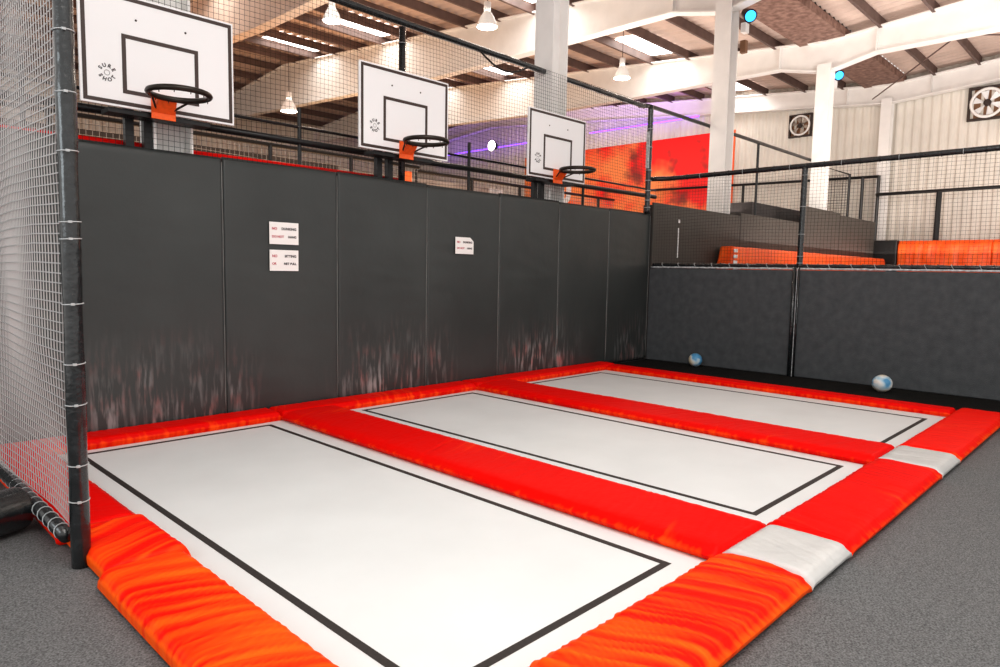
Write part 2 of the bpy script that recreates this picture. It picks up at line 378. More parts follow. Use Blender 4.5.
# ------------------------------------------------------------------ basketball hoops
def hoop(cx, label):
    t = thing('basketball_hoop', label, 'basketball hoop', (cx, .05, 2.42), 'basketball hoops over the padded wall')
    z0, z1, w = 2.78-2.42, 3.686-2.42, 1.25
    yf = -.20
    obj('backboard', B(-w/2, w/2, yf, yf+.03, z0, z1), 'board', t, bevel=.004)
    bm = bmesh.new(); a, b = .018, .03; y0, y1 = yf-.003, yf-.0005
    def rect(xa, xb, za, zb, q):
        box(bm, xa, xb, y0, y1, za, za+q); box(bm, xa, xb, y0, y1, zb-q, zb); box(bm, xa, xa+q, y0, y1, za+q, zb-q); box(bm, xb-q, xb, y0, y1, za+q, zb-q)
    rect(-w/2+a, w/2-a, z0+a, z1-a, b); rect(-.315, .305, z0+.115, z0+.59, .032)
    obj('painted_lines', bm, 'boardline', t)
    # ring emblem of letters
    ex, ez, er = -w/2+.195, z0+.255, .056
    for s, angs, up in (('SURE', (148, 110, 70, 32), True), ('SHOT', (212, 250, 290, 328), False)):
        for ch, A in zip(s, angs):
            A = math.radians(A); px, pz = ex+er*math.cos(A), ez+er*math.sin(A)
            rot = (A-PI/2) if up else (A+PI/2)
            o = text_mesh('emblem_letter', ch, .040, (px, yf-.002, pz), (0, 0, 0), 'ink', t)
            o.rotation_mode = 'QUATERNION'
            o.rotation_quaternion = (Matrix.Rotation(-rot, 4, 'Y') @ Matrix.Rotation(PI/2, 4, 'X')).to_quaternion()
    bm = bmesh.new()
    tube(bm, [(ex+.02*math.cos(2*PI*k/16), yf-.002, ez+.02*math.sin(2*PI*k/16)) for k in range(16)], .0016, 4, closed=True)
    obj('emblem_circle', bm, 'ink', t)
    for sx in (-.2, .2):
        bm = bmesh.new(); lathe(bm, [(.009, 0), (.009, .004), (.003, .007)], (sx, yf, z0+.72), 8, Matrix.Rotation(PI/2, 4, 'X')); obj('bolt', bm, 'rim', t)
    # bracket: plate on the board, angled throat to the ring
    bm = bmesh.new(); box(bm, -.10, .10, yf-.012, yf-.0005, z0-.05, z0+.14)
    v = [(-.095, yf-.012, z0+.135), (.095, yf-.012, z0+.135), (.075, yf-.12, z0+.125), (-.075, yf-.12, z0+.125), (-.095, yf-.012, z0+.0), (.095, yf-.012, z0+.0), (.07, yf-.12, z0+.095), (-.07, yf-.12, z0+.095)]
    v = [bm.verts.new(p) for p in v]
    for f in ((0,1,2,3), (4,7,6,5), (0,4,5,1), (1,5,6,2), (2,6,7,3), (3,7,4,0)): bm.faces.new([v[i] for i in f])
    obj('bracket', bm, 'orange', t, bevel=.004)
    R = .232; rc = (0, yf-.12-R, z0+.11); bm = bmesh.new()
    tube(bm, [(rc[0]+R*math.cos(2*PI*k/40), rc[1]+R*math.sin(2*PI*k/40), rc[2]) for k in range(40)], .024, 8, closed=True)
    obj('rim', bm, 'rim', t, smooth=True)
    for s in (-1, 1): obj('rim_brace', T([(s*.07, yf-.03, z0+.03), (s*.16, yf-.19, rc[2]-.005)], .009, 6), 'rim', t)
    for k in range(12):
        A = 2*PI*k/12; p = (rc[0]+R*math.cos(A), rc[1]+R*math.sin(A), rc[2]-.02)
        obj('net_hook', T([p, (p[0], p[1], p[2]-.018)], .004, 5), 'rim', t)
    # mast behind the board
    for sx in (-.20, -.05):
        obj('mast', B(sx-.035, sx+.035, .022, .092, 0, z1-.15), 'black', t, bevel=.004)
    obj('cross_arm', B(-.42, .42, -.165, .02, z0-.045, z0-.003), 'black', t, bevel=.004)
    obj('cross_arm', B(-.42, .42, -.165, .02, z1-.30, z1-.25), 'black', t, bevel=.004)
    return t
hoop(-8.02, 'white backboard and hoop nearest the tall black post, largest of three')
hoop(-5.40, 'middle white backboard and hoop, above the pad with heavy scuffs')
hoop(-2.715, 'farthest white backboard and hoop, in front of the thick white column')

# ------------------------------------------------------------------ left post and net
t = thing('net_post', 'tall black padded post at the left edge of the nearest trampoline', 'post', (-9.386, -2.66, -.009))
px = [(0, 0, 0), (.012, 0, .6), (.027, 0, 1.4), (.045, 0, 2.2), (.07, 0, 3.3), (.10, 0, 4.35)]
bm = bmesh.new(); pts = []; rs = []
for k in range(88):
    z = 4.35*k/87; f = z/4.35; pts.append((.02*f, 0, z))
    rs.append(.043+.0018*math.sin(z*9)+(.0035*(noise.noise(Vector((0, 0, z*6))))))
tube(bm, pts, rs, 20); obj('foam_sleeve', bm, 'blackfoam', t, smooth=True)
for z in (.34, .52, .82, 1.02, 1.31, 1.62, 1.70, 2.03, 2.30, 2.58, 3.0, 3.4):
    c = .02*z/4.35; bm = bmesh.new()
    tube(bm, [(c+.0455*math.cos(2*PI*k/20), .0455*math.sin(2*PI*k/20), z+.003*math.sin(2*PI*k/20+z)) for k in range(20)], .0028, 5, closed=True)
    obj('tie_band', bm, 'tie', t)
    bm = bmesh.new(); box(bm, c-.02, c-.004, -.055, -.045, z-.006, z+.005); obj('tie_head', bm, 'tie', t)
t = thing('net_rail', 'black foam wrapped rail along the foot of the left net', 'rail', (-9.425, -1.3, .135))
obj('foam_sleeve', T([(0, -1.27, -.005), (0, -.6, .0), (-.005, 0, .004), (0, 1.22, 0)], .036, 14), 'blackfoam', t, smooth=True)
for k in range(22):
    y = -1.2+k*.112; bm = bmesh.new(); tube(bm, [(.0385*math.cos(2*PI*a/12), y+.012*math.sin(2*PI*a/12), .0385*math.sin(2*PI*a/12)) for a in range(12)], .003, 4, closed=True)
    obj('lacing', bm, 'tie', t)
o = net('side_net', (-9.40, -2.66, .17), (0, 1, 0), (.004, 0, 1), 2.62, 4.1, .047, .0034, 'netwhite', .03, 3)
tag(o, 'pale knotted safety net hanging left of the tall black post', 'net')
# black roller at the far left
t = thing('foam_roller', 'thick black foam roller lying on the carpet at the left edge', 'foam roller', (-9.475, -1.90, .12))
bm = bmesh.new(); d = Vector((-.93, -.36, 0)).normalized()
tube(bm, [d*s for s in (0, .01, .03, .4, .9, 1.5)], [.085, .112, .122, .126, .126, .126], 24); obj('sleeve', bm, 'blackfoam', t, smooth=True)
bm = bmesh.new(); tube(bm, [d*-.004, d*.004], .04, 16); obj('end_plug', bm, 'black', t)

# ------------------------------------------------------------------ half wall (x = 0) and its net
ys = [.008, -2.49, -8.99, -7.49, -9.99]
HL = ['grey carpeted half wall panel beside the far corner, with one ball before it', 'grey carpeted half wall panel right of the black post, with the larger ball', 'grey half wall panel past the right edge of the picture', 'grey half wall panel farthest right']
for i in range(2):
    o = obj('half_wall_panel', B(0, .13, ys[i+1]+.012, ys[i]-.012, .004, 1.58), 'halfwall', bevel=.012); tag(o, HL[i], 'wall panel', 'grey half wall panels')
t = thing('laced_coping', 'pale laced coping along the top of the grey half wall', 'coping', (.04, -4.9, 1.585))
bm = bmesh.new(); n = 160
tube(bm, [(-.03, 4.87-9.7*k/n, .015+.006*noise.noise(Vector((k*.9, 0, 0)))) for k in range(n+1)], [.015+.006*noise.noise(Vector((k*1.7, 3, 0))) for k in range(n+1)], 7)
obj('pale_edge', bm, 'trim', t, smooth=True)
bm = bmesh.new(); tube(bm, [(0, 4.87-9.7*k/n, .055) for k in range(n+1)], [.028+.010*noise.noise(Vector((k*1.3, 8, 0))) for k in range(n+1)], 8); obj('foam_rail', bm, 'blackfoam', t, smooth=True)
for k in range(64):
    y = 4.8-k*.15; bm = bmesh.new(); tube(bm, [(.036*math.cos(2*PI*a/10), y+.02*math.sin(2*PI*a/10), .055+.036*math.sin(2*PI*a/10)) for a in range(10)], .004, 4, closed=True)
    obj('lacing', bm, 'tie' if k % 2 else 'black', t)
t = thing('half_wall_post', 'black padded post standing at the seam of the half wall', 'post', (-.03, -2.505, .004))
obj('sleeve', T([(0, .022, 0), (0, .022, .8), (.0, .022, 1.62)], .026, 12), 'blackfoam', t, smooth=True)
obj('sleeve', T([(0, -.045, 0), (0, -.045, .8), (.0, -.045, 1.62)], .014, 10), 'blackfoam', t, smooth=True)
bm = bmesh.new(); box(bm, -.006, .0, -.024, -.016, 0, 1.6); obj('pale_strip', bm, 'trim', t)  # thin pale strip between the two sleeves
bm = bmesh.new(); tube(bm, [(.07, -.02, 1.60+1.47*k/30) for k in range(31)], [.042+.004*noise.noise(Vector((k*.8, 1, 0))) for k in range(31)], 14); obj('upper_sleeve', bm, 'blackfoam', t, smooth=True)
for z in (1.68, 1.78, 2.1, 2.5, 2.95): obj('tie_band', T([(.07+.046*math.cos(2*PI*a/14), -.02+.046*math.sin(2*PI*a/14), z) for a in range(14)], .004, 4, closed=True), 'tie', t)
t = thing('net_rail', 'black padded rail along the top of the half wall net', 'rail', (.04, 0, 3.08))
bm = bmesh.new(); tube(bm, [(-.0-.15*max(0, 1-k/2), .02-9.75*k/60, .02*k/60*2) for k in range(61)], [.038+.004*noise.noise(Vector((k*.8, 5, 0))) for k in range(61)], 12); obj('sleeve', bm, 'blackfoam', t, smooth=True)
for k in range(40):
    y = -.15-k*.24; obj('tie_band', T([(.043*math.cos(2*PI*a/10), y, .0008*-y*4+.043*math.sin(2*PI*a/10)) for a in range(10)], .0035, 4, closed=True), 'black' if k % 3 else 'tie', t)
o = net('half_wall_net', (.04, -.05, 1.66), (0, -1, 0), (0, 0, 1), 6.2, 1.42, .05, .0016, 'netblack', .015, 5); tag(o, 'thin black net between the half wall and its top rail', 'net')

# corner post, top rail and net over the padded wall
t = thing('corner_post', 'tall black post with a painted highlight in the far corner above the padded wall', 'post', (-.15, -.01, 2.50))
bm = bmesh.new(); tube(bm, [(0, 0, 1.78*k/30) for k in range(31)], [.044+.010*noise.noise(Vector((k*.9, 1, 4))) for k in range(31)], 12); obj('foam_sleeve', bm, 'blackfoam', t, smooth=True)
for z in (.1, .22, .38, .55, .72, 1.1, 1.4): obj('tie_band', T([(.05*math.cos(2*PI*a/14), .05*math.sin(2*PI*a/14), z) for a in range(14)], .007, 4, closed=True), 'tie', t)
bm = bmesh.new(); box(bm, -.055, -.042, -.03, .03, .75, 1.35); obj('highlight_strip', bm, 'trim', t)  # pale strip painting the bright highlight on the post
t = thing('overhead_rail', 'long black rail above the backboards holding the wall net', 'rail', (0, .19, 4.34))
for xa, xb in ((-11, -2.66), (-2.30, -.05)):
    bm = bmesh.new(); xs_ = [xa+(xb-xa)*k/60 for k in range(61)]
    tube(bm, [(x, 0, .07*(-x/11)-.02) for x in xs_], [.040+.006*noise.noise(Vector((x*5, 7, 0))) for x in xs_], 10); obj('sleeve', bm, 'blackfoam', t, smooth=True)
obj('cable', T([(-4.0+.4*k/8*2.4, -.05, -.03-.16*math.sin(PI*k/8)) for k in range(9)], .012, 6), 'black', t)
for x, z in ((-5.27, 2.46), (-9.6, 2.46)):
    t = thing('net_post', 'black upright rising behind the middle backboard' if x > -6 else 'black upright at the left end of the wall net', 'post', (x, .10, z))
    obj('pole', T([(0, 0, 0), (0, 0, 1.80)], .04, 12), 'blackfoam', t, smooth=True)
    for k in range(5): obj('tie_band', T([(.044*math.cos(2*PI*a/12), .044*math.sin(2*PI*a/12), .3+k*.33) for a in range(12)], .004, 4, closed=True), 'tie', t)
o = net('wall_net', (-9.38, -.03, 2.49), (1, 0, 0), (0, 0, 1), 9.2, 1.79, .048, .0019, 'netblack', .03, 7); tag(o, 'fine black safety net above the padded wall, behind the backboards', 'net')
t = thing('low_rail', 'thick black rail crossing just above the padded wall', 'rail', (-4.8, .52, 2.86)); obj('bar', T([(-5.5, 0, 0), (-.2, 0, .0), (5.75, 0, .045)], .036, 10), 'black', t, smooth=True)
for x in (-8.9, -6.35, -3.8, -1.25): 
    o = obj('upright', T([(x+4.8, 0, -2.86), (x+4.8, 0, .36)], .022, 8), 'black', t)
obj('upper_bar', T([(-5.5, 0, .16), (5.75, 0, .16)], .016, 8), 'black', t)
o = obj('foam_capping', T([(-11, .24, 2.54), (-5.2, .24, 2.54)], .032, 10), 'red', smooth=True); tag(o, 'thin red foam capping behind the top of the left wall pads', 'capping')
t = thing('overhead_rail', 'black rail running on beyond the corner towards the far wall', 'rail', (0, .435, 4.48)); obj('bar', T([(-.12, -.20, -.155), (.5, 0, -.02), (9.2, 0, .0)], .038, 8), 'black', t, smooth=True)
for x, l in ((5.05, 1.7), (8.7, 1.6)): obj('upright', T([(x, 0, 0), (x, 0, -3.0)], .03, 8), 'black', t)

# ------------------------------------------------------------------ upper deck beyond the half wall
struct('floor_deck', B(.14, 13.8, -14, -.06, 1.30, 1.56), 'carpet')
o = pad('deck_pad', 'long low orange pad with a white end, above the half wall', 2.25, 12.2, -.42, -.10, .48, 'deckorange', .006, 21, group=None, z0=1.561, dens=.08, bulge=.01)
o = tag(o, 'long low orange pad on the deck, running away from the half wall', 'floor pad')
t = thing('white_strap', 'white buckled strap on the end of the long orange deck pad', 'strap', (2.22, -.445, 1.56))
for z in (.03, .14, .25, .36): obj('strap_loop', B(.0, .14, -.03, -.006, z, z+.065), 'board', t, bevel=.01)
for i, (ya, yb, lb) in enumerate(((-2.9, -.62, 'orange padded barrier panel starting beside the black block'), (-5.2, -2.92, 'orange padded barrier panel at the right edge of the picture'))):
    bm = bmesh.new(); rows = []; nx, nz = 50, 12
    for j in range(nz+1):
        r = []
        for k in range(nx+1):
            y = ya+(yb-ya)*k/nx; z = 1.561+1.02*j/nz; e = min(j, nz-j)/nz
            r.append(bm.verts.new((12.66-.10*min(1, e*6)**.5-.03*(1-2*abs(noise.noise(Vector((y*3.3+z*.8, z*1.0, i*7.0))))), y, z)))
        rows.append(r)
    for A, Bq in zip(rows, rows[1:]):
        for k in range(nx): bm.faces.new((A[k], A[k+1], Bq[k+1], Bq[k]))
    ring = rows[0]+[r[-1] for r in rows[1:-1]]+rows[-1][::-1]+[r[0] for r in rows[-2:0:-1]]; back = [bm.verts.new((12.9, v.co.y, v.co.z)) for v in ring]; n = len(ring)
    for k in range(n): bm.faces.new((ring[k], back[k], back[(k+1) % n], ring[(k+1) % n]))
    bm.faces.new(back)
    tag(obj('barrier_pad', bm, 'deckorange', smooth=True), lb, 'barrier pad', 'orange barrier pads on the deck')
tag(obj('padded_block', B(12.5, 12.9, -.60, .34, 1.561, 2.60), 'black', bevel=.03), 'black padded block between the olive wall and the orange barrier', 'padded block')
t = thing('railing', 'low black railing above the orange barrier pads', 'railing', (13.05, 0, 0))
obj('top_bar', T([(0, .22, 4.02), (0, -6, 4.06)], .05, 8), 'black', t)
for y in (-1.46, -4.2): obj('upright', T([(0, y, 4.02), (0, y, 1.56)], .075, 10), 'black', t)
t = thing('railing', 'taller black railing frame in front of the far wall, behind the olive wall', 'railing', (13.3, 0, 0))
obj('top_bar', T([(0, .24, 4.60), (0, 8.6, 4.72)], .045, 8), 'black', t)
for y in (.24, .70, 4.6, 8.5): obj('upright', T([(0, y, 4.62), (0, y, 0.0)], .05, 8), 'black', t)
t = thing('gate_frame', 'dark mesh gate frame with a sloping top, beside the railing', 'gate', (12.95, 0, 0))
obj('frame', T([(0, .98, 1.6), (0, .98, 4.68), (0, 1.85, 5.02), (0, 1.85, 1.6)], .04, 8), 'black', t)
net('mesh', (0, 1.0, 3.0), (0, 1, 0), (0, 0, 1), .83, 1.65, .08, .006, 'netblack', 0, 3, parent=t)

# ------------------------------------------------------------------ building: columns, rafters, roof
FX = [-7.862, -2.479, 2.852, 8.29, 13.62]; YC = .22
def zroof(y): return 7.47+.086*abs(y-YC) if y < 17.5 else 7.47+.086*(17.5-YC)-.086*(y-17.5)
CL = ['white steel column behind the nearest backboard', 'thick white steel column behind the farthest backboard', 'white steel column rising past the red mural', 'white steel column just left of the taller olive wall', 'white steel column against the far cream wall']
RL = ['steel rafter crossing above the nearest backboard', 'deep steel rafter springing from the column behind the farthest backboard', 'deep white rafter springing from the column by the red mural', 'long white rafter crossing the top right of the picture', 'slim white rafter along the top of the far cream wall']
for i, x in enumerate(FX):
    w, d = (.17, .17); zt = 6.85 if i < 4 else 7.0
    if i == 4: w, d = .15, .15
    t = thing('steel_column', CL[i], 'column', (x, YC, -.009), 'white steel columns in one line')
    bm = B((-w, w, -d, -d+.025, 0, zt), (-w, w, d-.025, d, 0, zt), (-.02, .02, -d+.025, d-.025, 0, zt))
    # flanges face along the row: rotate so that they look like the photo's I section
    bmesh.ops.rotate(bm, verts=bm.verts, cent=(0, 0, 0), matrix=Matrix.Rotation(PI/2, 3, 'Z'))
    obj('shaft', bm, 'whitepaint', t)
    obj('base_plate', B(-.26, .26, -.26, .26, 0, .03), 'whitepaint', t)
    # rafter: web and flanges following the haunch
    t = thing('steel_rafter', RL[i], 'rafter', (x, YC, 6.9), 'white steel rafters')
    ys_ = [-13, -8, -4, -1.15, -.22, 0, .22, 1.20, 3, 6, 9, 12, 15, 17.3, 20, 24]
    def zb(y):
        a = abs(y)
        if i == 4: return zroof(y+YC)-.62
        if a < .23: return 6.70
        if a < 1.19: return 6.70+.22*(a-.22)/.95
        return 6.92+max(0, a-8.5)*.05
    bm = bmesh.new()
    for hw, top, thick in ((.012, None, None),):
        for s in range(len(ys_)-1):
            ya, yb = ys_[s], ys_[s+1]
            za, zbb = zb(ya)-6.9, zb(yb)-6.9; ta, tb = zroof(ya+YC)-6.9-.06, zroof(yb+YC)-6.9-.06
            for q in (0, 1, 2):
                if q == 0: X0, X1, A0, A1, B0, B1 = -.012, .012, za, ta, zbb, tb
                elif q == 1: X0, X1, A0, A1, B0, B1 = -.14, .14, za-.02, za+.012, zbb-.02, zbb+.012
                else: X0, X1, A0, A1, B0, B1 = -.14, .14, ta-.03, ta, tb-.03, tb
                v = [bm.verts.new(p) for p in ((X0,ya,A0),(X1,ya,A0),(X1,yb,B0),(X0,yb,B0),(X0,ya,A1),(X1,ya,A1),(X1,yb,B1),(X0,yb,B1))]
                for f in ((0,3,2,1),(4,5,6,7),(0,1,5,4),(1,2,6,5),(2,3,7,6),(3,0,4,7)): bm.faces.new([v[k] for k in f])
    obj('beam', bm, 'whitepaint' if i > 1 else 'cream', t, recalc=False)
    for s in (-1, 1):
        bm = bmesh.new(); box(bm, -.13, .13, s*1.17-.01, s*1.17+.01, .03, .62); obj('stiffener', bm, 'whitepaint', t)
# roof sheets, corrugated across x
def corrugated(name, m, axis, a0, a1, pitch, depth, f):
    """f(a, off) -> list of points of one rib line"""
    bm = bmesh.new(); prev = None; n = int((a1-a0)/pitch)
    for k in range(n*4+1):
        a = a0+(a1-a0)*k/(n*4); off = depth if k % 4 in (1, 2) else 0
        a += (.0 if k % 4 in (0, 2) else -.0)
        cur = [bm.verts.new(p) for p in f(a, off)]
        if prev:
            for q in range(len(cur)-1): bm.faces.new((prev[q], prev[q+1], cur[q+1], cur[q]))
        prev = cur
    return struct(name, bm, m, recalc=False)
SY = [-13.5, YC-.42, YC+.66, 17.5, 24.6]
corrugated('ceiling_near', 'roof', 'x', -14, 13.9, .30, .05, lambda a, o: [(a, -13.5, zroof(-13.5)+.14+o), (a, YC-.42, zroof(YC-.42)+.14+o)])
corrugated('ceiling_main', 'roof', 'x', -14, 13.9, .30, .05, lambda a, o: [(a, YC+.66, zroof(YC+.66)+.14+o), (a, 17.5, zroof(17.5)+.14+o)])
corrugated('ceiling_back', 'roof', 'x', -14, 13.9, .30, .05, lambda a, o: [(a, 17.5, zroof(17.5)+.14+o), (a, 24.6, zroof(24.6)+.14+o)])
struct('ceiling_cover', B(-14, 13.9, -13.5, 24.6, 9.35, 9.40), 'darkwall')
o = obj('valley_gutter', B((-14, 13.7, YC-.42, YC+.66, 7.42, 7.46), (-14, 13.7, YC-.45, YC-.42, 7.42, 7.62), (-14, 13.7, YC+.66, YC+.69, 7.42, 7.62)), 'rust'); tag(o, 'wide rust-brown valley gutter between the two roof slopes', 'gutter')
bm = bmesh.new()
PY = [-9.5, -8.2, -6.9, -5.6, -4.4, -3.2, -2.1, -1.0, 1.55, 2.74, 4.08, 5.33, 6.50, 7.75, 9.0, 10.25, 11.5, 12.8, 14.1, 15.4, 16.7, 18.2, 19.6, 21, 22.4, 23.8]
for y in PY:
    z = zroof(y)
    o = obj('roof_purlin', B(-14, 13.7, y-.035, y+.035, z-.10, z+.13), 'purlin'); tag(o, 'long dark steel purlin under the tan roof sheets', 'purlin', 'dark roof purlins')
# skylight sheets
sk = 0
for i in range(0, 5):
    for (ya, yb) in ((4.15, 5.27), (10.32, 11.43), (14.2, 15.3)):
        if ya > 14 and i < 2 or (ya > 10 and i > 3): continue
        xa, xb = FX[i]-2.1, FX[i]-.16; sk += 1
        bm = bmesh.new(); n = 8; z = [zroof(ya)+.125, zroof(yb)+.125]
        pr = None
        for k in range(n+1):
            x = xa+(xb-xa)*k/n; c = [bm.verts.new((x, ya, z[0]-.004-.008*(k % 2))), bm.verts.new((x, yb, z[1]-.004-.008*(k % 2)))]
            if pr: bm.faces.new((pr[0], pr[1], c[1], c[0]))
            pr = c
        where = ['above the nearest backboard', 'behind the middle backboard', 'above the farthest backboard', 'left of the column by the mural', 'near the far wall'][i]
        dep = {4.15: 'nearest the valley gutter', 10.32: 'midway up the roof', 14.2: 'high up by the ridge'}[ya]
        tag(obj('skylight_sheet', bm, 'skylight', recalc=False), 'glowing translucent skylight sheet %s, %s' % (where, dep), 'skylight', 'skylight sheets in the roof')
# far wall and back wall
corrugated('wall_far', 'farwall', 'y', -13.5, 24.6, .24, .035, lambda a, o: [(13.84+o, a, 1.2), (13.84+o, a, zroof(a)+.22)])
struct('wall_far_base', B(13.86, 14.1, -13.5, 24.6, 0, 1.9), 'farwall')
struct('trim_2', B(13.80, 13.87, -13.5, 24.6, 1.95, 2.02), 'trim')
corrugated('wall_back', 'farwall', 'x', -14, 13.9, .38, .05, lambda a, o: [(a, 24.5+o, 4.6), (a, 24.5+o, zroof(24.5)+.2)])
struct('wall_back_lower', B(-14, 13.9, 24.4, 24.6, 0, 4.7), 'darkwall')
# mural
t = thing('mural', 'red and orange painted mural on the far wall behind the corner post', 'mural', (13.80, 0, 0))
obj('painted_panel', B(0, .04, 5.32, 15.5, 1.9, 6.72), 'mural', t)
obj('edge_strip', B(-.02, .05, 5.24, 5.32, 1.9, 6.72), 'deckorange', t)
o = text_mesh('painted_letter', 'U', 1.5, (-.03, 13.2, 4.95), (PI/2, 0, -PI/2), 'board', t, .01)
# fans
def fan(label, y, z, s, x=13.80):
    t = thing('extractor_fan', label, 'extractor fan', (x, y, z), 'extractor fans high on the wall'); h = s/2
    bm = B((-.05, .06, -h, h, -h, -h*.86), (-.05, .06, -h, h, h*.86, h), (-.05, .06, -h, -h*.86, -h*.86, h*.86), (-.05, .06, h*.86, h, -h*.86, h*.86))
    obj('housing', bm, 'fandark', t)
    obj('back_panel', B(.045, .055, -h*.86, h*.86, -h*.86, h*.86), 'wood', t)
    bm = bmesh.new(); tube(bm, [(-.06, h*.82*math.cos(2*PI*k/28), h*.82*math.sin(2*PI*k/28)) for k in range(28)], h*.09, 6, closed=True); obj('ring', bm, 'whitepaint', t, smooth=True)
    Rm = Matrix.Rotation(-PI/2, 4, 'Y')
    bm = bmesh.new(); lathe(bm, [(h*.2, 0), (h*.2, .06), (h*.12, .09)], (-.01, 0, 0), 16, Rm); obj('hub', bm, 'fandark', t)
    for k in range(6):
        a = 2*PI*k/6+.3; bm = bmesh.new(); v = []
        for r, da, q in ((.2, -.22, -.015), (.75, -.28, -.02), (.75, .28, .02), (.2, .22, .015)):
            v.append(bm.verts.new((-.02+q, h*r*math.cos(a+da), h*r*math.sin(a+da))))
        bm.faces.new(v); o = obj('blade', bm, 'fanmetal' if s < .85 else 'board', t, recalc=False)
fan('small brown square fan on the far wall beside the column', 2.92, 6.56, .76)
fan('larger square fan with a pale ring at the right edge of the picture', -2.33, 6.52, .95)
fan('small fan high on the rafter above the middle hall', 9.35, 7.52, .55, 8.2)
# pendant lamps
def lamp(label, x, y, z, s=.4):
    t = thing('pendant_lamp', label, 'lamp', (x, y, z), 'bell shaped high bay lamps'); h = s/2
    bm = bmesh.new(); lathe(bm, [(h, 0), (h*.93, s*.18), (h*.7, s*.45), (h*.42, s*.68), (h*.40, s*.7), (h*.0, s*.7)][:5], (0, 0, 0), 24); 
    for f in list(bm.faces):
        if len(f.verts) > 4: bm.faces.remove(f)
    obj('reflector', bm, 'reflector', t, smooth=True)
    bm = bmesh.new(); lathe(bm, [(h*.34, 0), (h*.36, s*.5), (h*.15, s*.52)], (0, 0, s*.68), 16); obj('ballast_housing', bm, 'whitepaint', t, smooth=True)
    bm = bmesh.new(); lathe(bm, [(.001, -s*.02), (h*.6, s*.0), (h*.86, s*.06), (h*.3, s*.12)], (0, 0, 0), 20); obj('glowing_lens', bm, 'glass', t, smooth=True)
    zr = zroof(y)-.1
    obj('suspension_cable', T([(0, 0, s*1.19), (0, 0, zr-z)], .008, 6), 'black', t)
    l = bpy.data.lights.new('lamp_light', 'POINT'); l.energy = 90; l.color = (1, .86, .68); l.shadow_soft_size = .2
    lo = bpy.data.objects.new('bulb', l); C.objects.link(lo); lo.parent = t; lo.location = (0, 0, -.15)
lamp('white bell lamp at the top centre, left of the thick column', -.467, 3.61, 6.28)
lamp('white bell lamp below the rafter, right of the thick column', 4.08, 3.52, 6.22)
lamp('bell lamp at the top edge, between the nearest and middle backboards', -2.72, 5.62, 6.26, .36)
lamp('distant round glowing lamp left of the middle backboard', .64, 13.4, 6.25, .5)
# stage lights on columns
def spot(label, x, y, z, ang):
    t = thing('spot_light', label, 'spot light', (x, y, z), 'small spot lights on the white columns')
    obj('bracket', B(-.16, .02, -.03, .03, .10, .16), 'black', t)
    bm = bmesh.new(); Rm = Vector((-.62, -.62, -.48)).to_track_quat('-Z', 'Y').to_matrix().to_4x4()
    lathe(bm, [(.05, .16), (.09, .12), (.10, -.12), (.13, -.20)], (.1, 0, 0), 14, Rm); obj('can', bm, 'black', t, smooth=True)
    bm = bmesh.new(); lathe(bm, [(.001, -.203), (.105, -.203)], (.1, 0, 0), 14, Rm); obj('lens', bm, 'cyan', t)
    obj('junction_box', B(-.06, .1, -.05, .05, -.38, -.20), 'whitepaint', t)
spot('cyan lit spot light high on the column by the mural', 3.12, -.02, 6.66, .9)
spot('cyan lit spot light on the column left of the taller olive wall', 8.62, .12, 6.70, .9)
tag(obj('cable_box', B(2.99, 3.1, -.12, -.0, 5.86, 6.1), 'wood', bevel=.01), 'small brown box on the column below the cyan spot light', 'box')
# bracing rods in the last bay
for k, (a, b, lb) in enumerate((((8.4, -2.6, 7.0), (13.4, .6, 7.0), 'thin diagonal bracing rod crossing the last roof bay'), ((8.4, -2.6, 7.0), (13.4, -5.5, 7.6), 'thin bracing rod running to the right edge of the last roof bay'))):
    tag(obj('bracing_rod', T([a, b], .018, 6), 'purlin'), lb, 'bracing rod')
# led strip along far gable
for (ya, yb, lb) in ((12.0, 21.5, 'blue purple light strip high on the far wall behind the middle backboard'), (6.6, 11.6, 'purple light strip high on the far wall above the mural')):
    tag(obj('led_strip', B(13.52, 13.6, ya, yb, 7.32, 7.36), 'purple'), lb, 'light strip', 'purple light strips')
    l = bpy.data.lights.new('purple_wash', 'AREA'); l.shape = 'RECTANGLE'; l.size = yb-ya; l.size_y = .3; l.energy = 24; l.color = (.32, .12, 1)
    lo = bpy.data.objects.new('purple_wash', l); C.objects.link(lo); lo.location = (12.9, (ya+yb)/2, 7.2); lo.rotation_euler = (PI, 0, PI/2)
t = thing('flood_light', 'bright round flood light in the hall right of the middle backboard', 'flood light', (13.2, 17.0, 7.35))
bm = bmesh.new(); Rm = Matrix.Rotation(-PI/2, 4, 'Y'); lathe(bm, [(.12, -.2), (.22, 0), (.25, .12)], (0, 0, 0), 18, Rm); obj('shell', bm, 'black', t, smooth=True)
bm = bmesh.new(); lathe(bm, [(.001, .13), (.24, .125)], (0, 0, 0), 18, Rm); obj('lens', bm, 'glass', t)
# distant cages and wall in the hall behind
for i, (x0, x1, y, lb) in enumerate(((-9, 2.2, 9.0, 'black pipe cage in the hall behind, left of the middle backboard'), (2.6, 12.6, 9.6, 'black pipe cage in the hall behind, near the mural'))):
    t = thing('pipe_cage', lb, 'pipe cage', (0, y, 0), 'pipe cages in the hall behind')
    for z in (3.3, 4.35): obj('cross_bar', T([(x0, 0, z), (x1, 0, z)], .05, 8), 'black', t)
    x = x0
    while x <= x1: obj('upright', T([(x, 0, 0), (x, 0, 4.35)], .05, 8), 'black', t); x += 2.24
    net('cage_net', (x0, .02, 2.0), (1, 0, 0), (0, 0, 1), x1-x0, 2.35, .11, .005, 'netwhite', .05, 11+i, seg=1.2, parent=t)
obj_ = obj('hall_partition', B((-14, 1.5, 12, 12.1, 0, 4.6)), 'darkwall'); tag(obj_, 'dark partition wall in the hall behind, seen through the net', 'partition')
